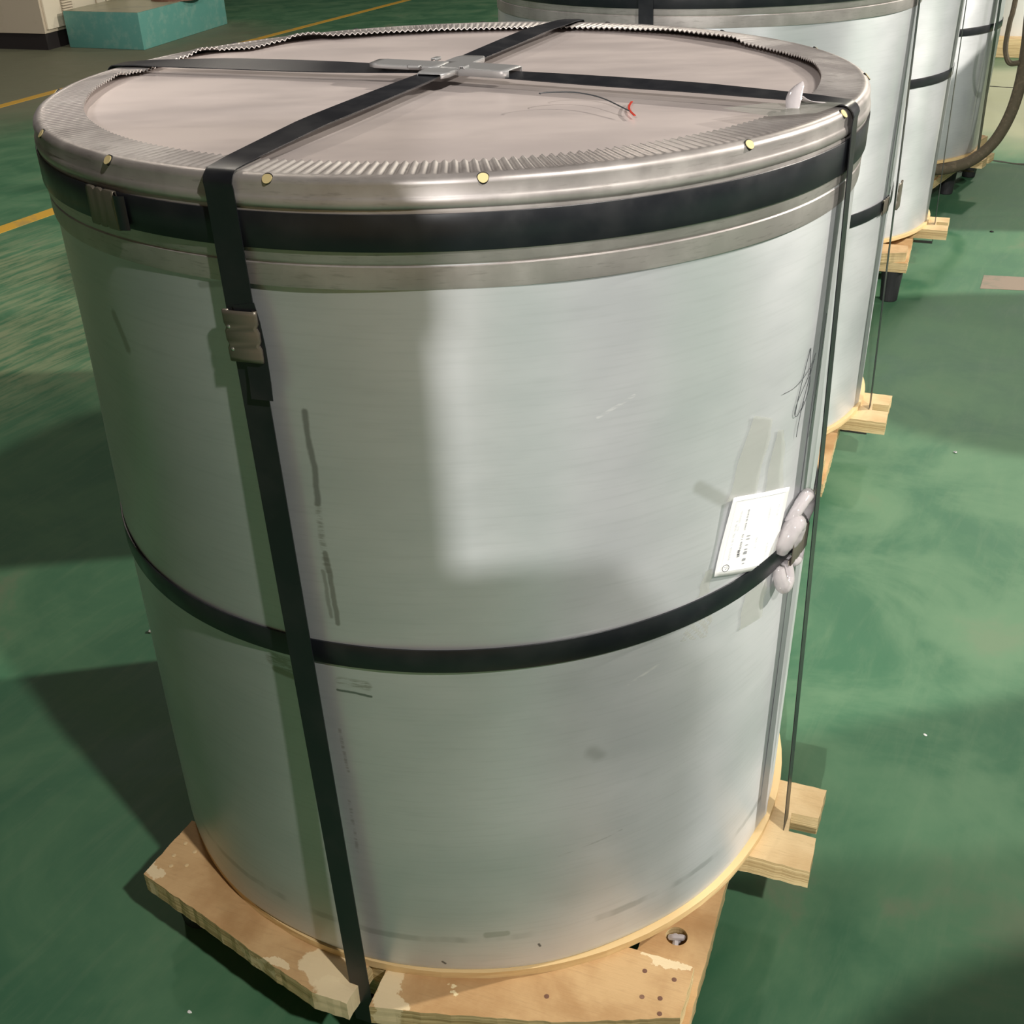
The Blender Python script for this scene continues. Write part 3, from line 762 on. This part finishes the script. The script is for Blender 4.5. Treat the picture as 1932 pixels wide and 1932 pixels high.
def make_pallet(cx, cy, dz, label, hero=False):
    zt = .18+dz-HB                                # top of the upper boards
    root = empty('wooden_pallet', (cx+(U*DU+V*DV).x, cy+(U*DU+V*DV).y, 0), A24, label, 'pallet', 'pallets under the coils')
    # own frame centred on the pallet: x along the boards, y away from the camera
    def fr(pts): return [(u-DU, -(v-DV)) for u, v in pts]
    key = 'h' if hero else 'o'
    def part(k, name, builder, mat, z=0, x=0, y=0, lab=None):
        if k in PM: o = bpy.data.objects.new(name, PM[k]); col.objects.link(o); o.parent = root
        else: v, f = builder(); o = mk(name, v, f, mat, root, smooth=False); PM[k] = o.data
        o.location = (x, y, z)
        if lab: o['label'] = lab
        return o
    front = [(-.438, .427), (.540, .427), (.540, .526), (.364, .597), (.150, .655), (.068, .672), (.064, .600), (.034, .597), (.032, .680), (-.032, .680), (-.163, .645), (-.282, .611), (-.445, .567)]
    fp = part('front'+key, 'end_board', lambda: board([(p[0], -p[1]) for p in [(a-DU, b-DV) for a, b in front]][::-1], -T, 0, 3), m_torn if hero else m_ply, zt, lab='thick layered board with a strap notch, at the front')
    bp_ = part('back', 'end_board', lambda: board([(-p[0], p[1]) for p in [(a-DU, b-DV) for a, b in front]][::-1], -T, 0, 5), m_ply, zt)
    bp_.scale = (1, 1, 1)
    mid = [(-.590, -.047), (-.590, .034), (-.545, .036), (-.545, .082), (-.590, .084), (-.590, .166), (.690, .166), (.690, .083), (.640, .082), (.638, .034), (.688, .032), (.693, -.047)]
    mp = part('mid', 'middle_board', lambda: board([(a-DU, -(b-DV)) for a, b in mid][::-1] if False else [(a-DU, -(b-DV)) for a, b in mid], -T, 0, 8), m_ply2, zt, lab='pale layered board with notched ends')
    for k, (ua, ub) in enumerate(((-.452, -.338), (-.008, .106), (.436, .551))):
        v0, v1 = (-.425, .545) if k != 1 else (-.48, .598)
        part('run%d' % (k if k == 1 else 0)+('x' if k == 1 else ''), 'runner', lambda v0=v0, v1=v1: board([(-.0573, -(v1-DV)), (.0573, -(v1-DV)), (.0573, -(v0-DV)), (-.0573, -(v0-DV))], -T, 0, 11+k), m_ply, zt-T-.0002, x=(ua+ub)/2-DU)
    hf = zt-2*T-.0004
    for uu in (-.395, .049, .493):
        for vv in (-.37, .06, .50):
            part('foot%.3f' % hf, 'foot', lambda: foot_mesh(hf), m_rubber, 0, uu-DU, -(vv-DV))
    # hardboard disc directly under the coil
    def disc():
        n = 96; v = []; f = []; rd = random.Random(3)
        for z in (0, HB*.5, HB-.0006):
            for i in range(n): a = 2*PI*i/n; r = .6055+rd.uniform(-.0007, .0007); v.append((r*math.cos(a), r*math.sin(a), z))
        for j in range(2):
            for i in range(n): f.append((j*n+i, j*n+(i+1) % n, (j+1)*n+(i+1) % n, (j+1)*n+i))
        f.append(tuple(range(n-1, -1, -1))); f.append(tuple(2*n+i for i in range(n))); return v, f
    dd = part('disc', 'base_disc', disc, m_disc, zt+.0002, -DU, DV, 'thin pale round board under the coil')
    if hero:
        for (a, b) in ((-.415, .480), (-.386, .492), (-.418, .512), (-.408, .535), (-.382, .524)): nail(fp, a-DU, -(b-DV), 0, True)
        for (a, b) in ((.466, .462), (.515, .462), (.474, .510), (.502, .503), (.508, .530), (.330, .560)): nail(fp, a-DU, -(b-DV), 0, False)
        # a hole bored in the right runner with a wad of film in it
        hx, hy = .493, .345
        v = []; f = []; n = 20
        for (q, z) in ((.0185, .0004), (.0170, .0006), (.0168, -.016)):
            for i in range(n):
                a = 2*PI*i/n; v.append((hx-DU+q*(1+.05*math.sin(5*a))*math.cos(a), -(hy-DV)+q*(1+.05*math.sin(5*a))*math.sin(a), zt-T+z))
        return root, (hx-DU, -(hy-DV), zt-T)
    return root, None
pal, hole = make_pallet(0, 0, 0, 'wooden pallet on black feet under the nearest coil', True)
# bore the hole for real in the near pallet's right runner
run = [o for o in pal.children if o.name.startswith('runner')][2]
run.data = run.data.copy()
bm = bmesh.new(); bmesh.ops.create_cone(bm, cap_ends=True, segments=24, radius1=.019, radius2=.019, depth=.06)
cm = bpy.data.meshes.new('c'); bm.to_mesh(cm); bm.free()
cut = bpy.data.objects.new('c', cm); col.objects.link(cut)
bpy.context.view_layer.update()
cut.matrix_world = pal.matrix_world @ Matrix.Translation(Vector(hole)+Vector((0, 0, .008)))
bo = run.modifiers.new('b', 'BOOLEAN'); bo.object = cut; bo.operation = 'DIFFERENCE'; bo.solver = 'EXACT'
bpy.context.view_layer.update()
dg = bpy.context.evaluated_depsgraph_get(); nm_ = bpy.data.meshes.new_from_object(run.evaluated_get(dg))
run.modifiers.clear(); run.data = nm_; bpy.data.objects.remove(cut)
wad = MB(); rd = random.Random(5)
pts = [Vector(hole)+Vector((rd.uniform(-.011, .011), rd.uniform(-.011, .011), rd.uniform(-.018, -.006))) for _ in range(7)]
v, f = tube(spline(pts, 6), .0055, 8); mk('film_scrap', v, f, m_wad, pal, label='crumpled scrap of plastic film in the bored hole')

pl2, _ = make_pallet(.744, 1.731, 0, 'wooden pallet showing its notched end under the second coil')
pl3, _ = make_pallet(1.62, 3.46, .058, 'wooden pallet under the third coil, raised on taller black feet')
pl4, _ = make_pallet(2.42, 4.78, .058, 'wooden pallet under the fourth coil, mostly behind the brown sling')
pl4.matrix_world = Matrix.Translation((2.42, 4.78, 0)) @ Matrix.Rotation(R_(-15), 4, 'Z') @ Matrix.Translation((-2.42, -4.78, 0)) @ Matrix.Translation(pl4.location) @ Matrix.Rotation(A24, 4, 'Z')

# ------------------------------------------------------------------ background left: slab, cabinet, pedestal
dS = Vector((.28, .96)); dF = Vector((-.90, .436))
c0 = Vector((-3.28, 11.32))
def prism(base, z0, z1, name, mat, parent=None, **k):
    n = len(base); v = [(x, y, z0) for x, y in base]+[(x, y, z1) for x, y in base]
    f = [tuple(range(n-1, -1, -1)), tuple(range(n, 2*n))]+[(i, (i+1) % n, n+(i+1) % n, n+i) for i in range(n)]
    return mk(name, v, f, mat, parent, smooth=False, **k)
sl = empty('machine_slab', (c0.x, c0.y, 0), 0, 'low teal painted slab on the floor beside the cream cabinet', 'slab')
Ls = 2.06; Lf = 1.02
q = [(0, 0), tuple(dS*Ls), tuple(dS*Ls+dF*Lf), tuple(dF*Lf)]
b1 = prism(q, 0, .372, 'slab_body', m_teal, sl); bevel(b1, .012)
q2 = [tuple(Vector((0, 0))+dS*.01+dF*.01), tuple(dS*(Ls-.01)+dF*.01), tuple(dS*(Ls-.01)+dF*(Lf-.01)), tuple(dF*(Lf-.01)+dS*.01)]
prism(q2, .372, .3745, 'slab_top_coat', m_tealtop, sl, label='oily grey brown top surface')
def revolve(prof, n=24):
    v = [(r*math.cos(2*PI*i/n), r*math.sin(2*PI*i/n), z) for (r, z) in prof for i in range(n)]
    f = [(j*n+i, j*n+(i+1) % n, (j+1)*n+(i+1) % n, (j+1)*n+i) for j in range(len(prof)-1) for i in range(n)]
    f.append(tuple(range(n-1, -1, -1))); f.append(tuple((len(prof)-1)*n+i for i in range(n))); return v, f
pd = empty('machine_pedestal', (-3.10, 12.55, .3745), 0, 'rusty brown flanged pedestal bolted to the teal slab', 'pedestal')
v, f = revolve([(.30, 0), (.30, .03), (.20, .06), (.15, .10), (.11, .18), (.10, 1.0), (.10, 1.1)]); mk('column', v, f, m_rust, pd)
for k in range(10):
    a = 2*PI*k/10; v, f = revolve([(.016, 0), (.016, .018), (.010, .024)], 8); o = mk('bolt', v, f, m_bolt, pd); o.location = (.255*math.cos(a), .255*math.sin(a), .03)
cb = empty('electrical_cabinet', (-4.38, 11.60, 0), 0, 'tall cream cabinet with louvred vents on a black plinth', 'cabinet')
Lc = 3.2; Wc = 1.6; H = 2.1
fF = Vector((-.92, .40))
def cq(a0, a1, b0, b1): return [tuple(dS*a0+fF*b0), tuple(dS*a1+fF*b0), tuple(dS*a1+fF*b1), tuple(dS*a0+fF*b1)]
prism(cq(.02, Lc, .02, Wc), 0, .17, 'plinth', m_plinth, cb)
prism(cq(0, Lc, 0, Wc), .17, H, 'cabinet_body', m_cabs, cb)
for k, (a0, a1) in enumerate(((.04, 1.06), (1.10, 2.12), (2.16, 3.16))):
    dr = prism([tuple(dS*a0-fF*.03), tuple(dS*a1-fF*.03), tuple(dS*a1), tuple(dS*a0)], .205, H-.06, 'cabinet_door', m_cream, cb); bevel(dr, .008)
    for (s0, s1) in (((.31, .53), (.16, .40), (.16, .40))[k],):
        ff = prism([tuple(dS*(a0+s0)-fF*.036), tuple(dS*(a0+s1)-fF*.036), tuple(dS*(a0+s1)-fF*.03), tuple(dS*(a0+s0)-fF*.03)], .285, 1.0, 'louvre_vent', m_vent, dr)
        mb = MB()
        for z in range(25):
            zz = .315+z*.027
            p = [tuple(dS*(a0+s0+.012)-fF*.036), tuple(dS*(a0+s1-.012)-fF*.036)]
            o_ = [Vector((x, y, zz)) for x, y in p]; out = Vector((-fF.x, -fF.y, 0))
            mb.add([o_[0], o_[1], o_[1]+out*.018+Vector((0, 0, -.012)), o_[0]+out*.018+Vector((0, 0, -.012)), o_[0]+Vector((0, 0, -.004)), o_[1]+Vector((0, 0, -.004))], [(0, 1, 2, 3), (3, 2, 5, 4)])
        mb.make('louvre_slats', m_cream, ff, smooth=False)

# ------------------------------------------------------------------ background right: sling, white panel on timber
sg = empty('lifting_sling', (2.7, 4.0, .18), 0, 'brown web sling looping up from the floor past the fourth coil', 'sling')
def rel(p): return Vector((p[0]-2.7, p[1]-4.0, p[2]))
main = [(2.05, 4.10, .06), (2.30, 4.03, .07), (2.51, 4.0, .065), (2.60, 4.0, .075), (2.69, 4.0, .105), (2.77, 4.0, .17), (2.82, 4.0, .25), (2.855, 4.0, .36), (2.87, 4.0, .50), (2.865, 4.0, .67), (2.85, 4.0, .86), (2.83, 4.0, 1.5), (2.82, 4.0, 2.4)]
sp = spline([rel(p) for p in main], 6); v, f = tube(sp, .029, 12)
mk('sling_leg', v, f, m_sling, sg)
sub = [(2.775, 4.0, 1.6), (2.765, 4.0, .89), (2.757, 4.0, .77), (2.757, 4.0, .66), (2.775, 4.0, .60), (2.80, 4.0, .575), (2.84, 4.0, .575)]
sp = spline([rel(p) for p in sub], 6); v, f = tube(sp, .013, 8); mk('sling_leg', v, f, m_sling, sg)

tp = empty('timber_bearer', (5.05, 8.75, 0), R_(-24), 'pale timber bearer on the floor below the white panel', 'timber')
v, f = box(-.6, .6, -.09, .09, 0, .16); bevel(mk('beam', v, f, m_ply2, tp, smooth=False), .006)
v, f = box(-.5, -.35, -.30, .30, 0, .08); bevel(mk('block', v, f, m_ply, tp, smooth=False), .004)
wpn = empty('steel_coil', (5.35, 9.35, .16), 0, 'distant pale coil at the upper right edge, standing on timber', 'steel coil', 'strapped steel coils')
v, f = revolve([(.6, 0), (.603, .01), (.603, 1.2), (.598, 1.25), (.54, 1.255)], 64); mk('wrapper_sheet', v, f, m_white, wpn)
v, f, _ = band(.60, .64, .606, 64); mk('middle_band', v, f, m_strap, wpn)

# ------------------------------------------------------------------ just outside the frame: unseen coils and added light blockers whose shadows fall into it
for lb, cx, cy in (('coil of the neighbouring row, outside the right edge beside the fourth coil', 4.35, 3.95), ('coil of the neighbouring row, just outside the right edge beside the second coil', 4.1, 2.0), ('coil of the neighbouring row, just outside the lower right edge', 3.2, -.10), ('coil beside the photographer, outside the frame at the lower right', 1.52, -2.06)):
    make_coil(cx, cy, 0, m_wrap2, lb); make_pallet(cx, cy, 0, 'wooden pallet outside the frame under the '+('farthest coil of the neighbouring row' if cy > 3 else 'middle coil of the neighbouring row' if cy > 0 else 'nearest coil of the neighbouring row' if cy > -1 else 'coil beside the photographer'))
def blocker(x0, x1, y0, y1, h, label):  # unseen upright boxes added to block one lamp and shape its shadow
    r = empty('light_blocker', ((x0+x1)/2, (y0+y1)/2, 0), 0, label, 'blocker'); wx, wy = (x1-x0)/2, (y1-y0)/2
    v, f = box(-wx, wx, -wy, wy, 0, h); bevel(mk('blocker_body', v, f, m_ply, r, smooth=False), .004)
    for z in (.05, h/2, h-.05):
        v, f = box(-wx-.002, wx+.002, -wy-.018, wy+.018, z-.045, z+.045); mk('blocker_batten', v, f, m_ply2, r, smooth=False)
blocker(-3.4, -.993, -3.75, -3.5, 2.85, 'tall flat added shadow-casting crate standing behind the camera on the left')
blocker(-.975, -.78, -3.72, -3.5, 2.42, 'narrow added shadow-casting crate standing behind the camera')
blocker(-.77, .35, -3.75, -3.5, 1.92, 'lowest added shadow-casting crate standing behind the camera')

# ------------------------------------------------------------------ small litter on the floor
def litter(name, x, y, s, mat, label, cat, seed):
    rd = random.Random(seed); bm = bmesh.new(); bmesh.ops.create_icosphere(bm, subdivisions=1, radius=s)
    for v in bm.verts: v.co = Vector((v.co.x*rd.uniform(.8, 1.5), v.co.y*rd.uniform(.6, 1.1), v.co.z*rd.uniform(.3, .6)+s*.4))
    mn = min(v.co.z for v in bm.verts)
    for v in bm.verts: v.co.z -= mn
    me = bpy.data.meshes.new(name); bm.to_mesh(me); bm.free(); me.materials.append(mat)
    o = bpy.data.objects.new(name, me); col.objects.link(o); o.location = (x, y, 0); o.rotation_euler = (0, 0, rd.uniform(0, 6)); tag(o, label, cat)
litter('metal_chip', 1.59, 1.38, .0065, m_galv, 'small grey chip on the open floor right of the pallets', 'chip', 1)
litter('bolt_end', 2.71, 3.68, .010, m_dark, 'small dark nut on the floor right of the third coil', 'nut', 2)
litter('paper_scrap', -.87, .64, .008, m_paper, 'tiny white scrap on the floor left of the nearest coil', 'scrap', 3)
litter('paper_scrap', -.55, -.51, .004, m_paper, 'tiny white scrap on the floor in front of the pallet', 'scrap', 4)
litter('plastic_crumb', .81, .53, .004, m_paper, 'pale crumb on the lit floor right of the nearest coil', 'crumb', 5)
litter('plastic_crumb', .99, .07, .004, m_paper, 'pale crumb near the shadow edge right of the nearest coil', 'crumb', 6)
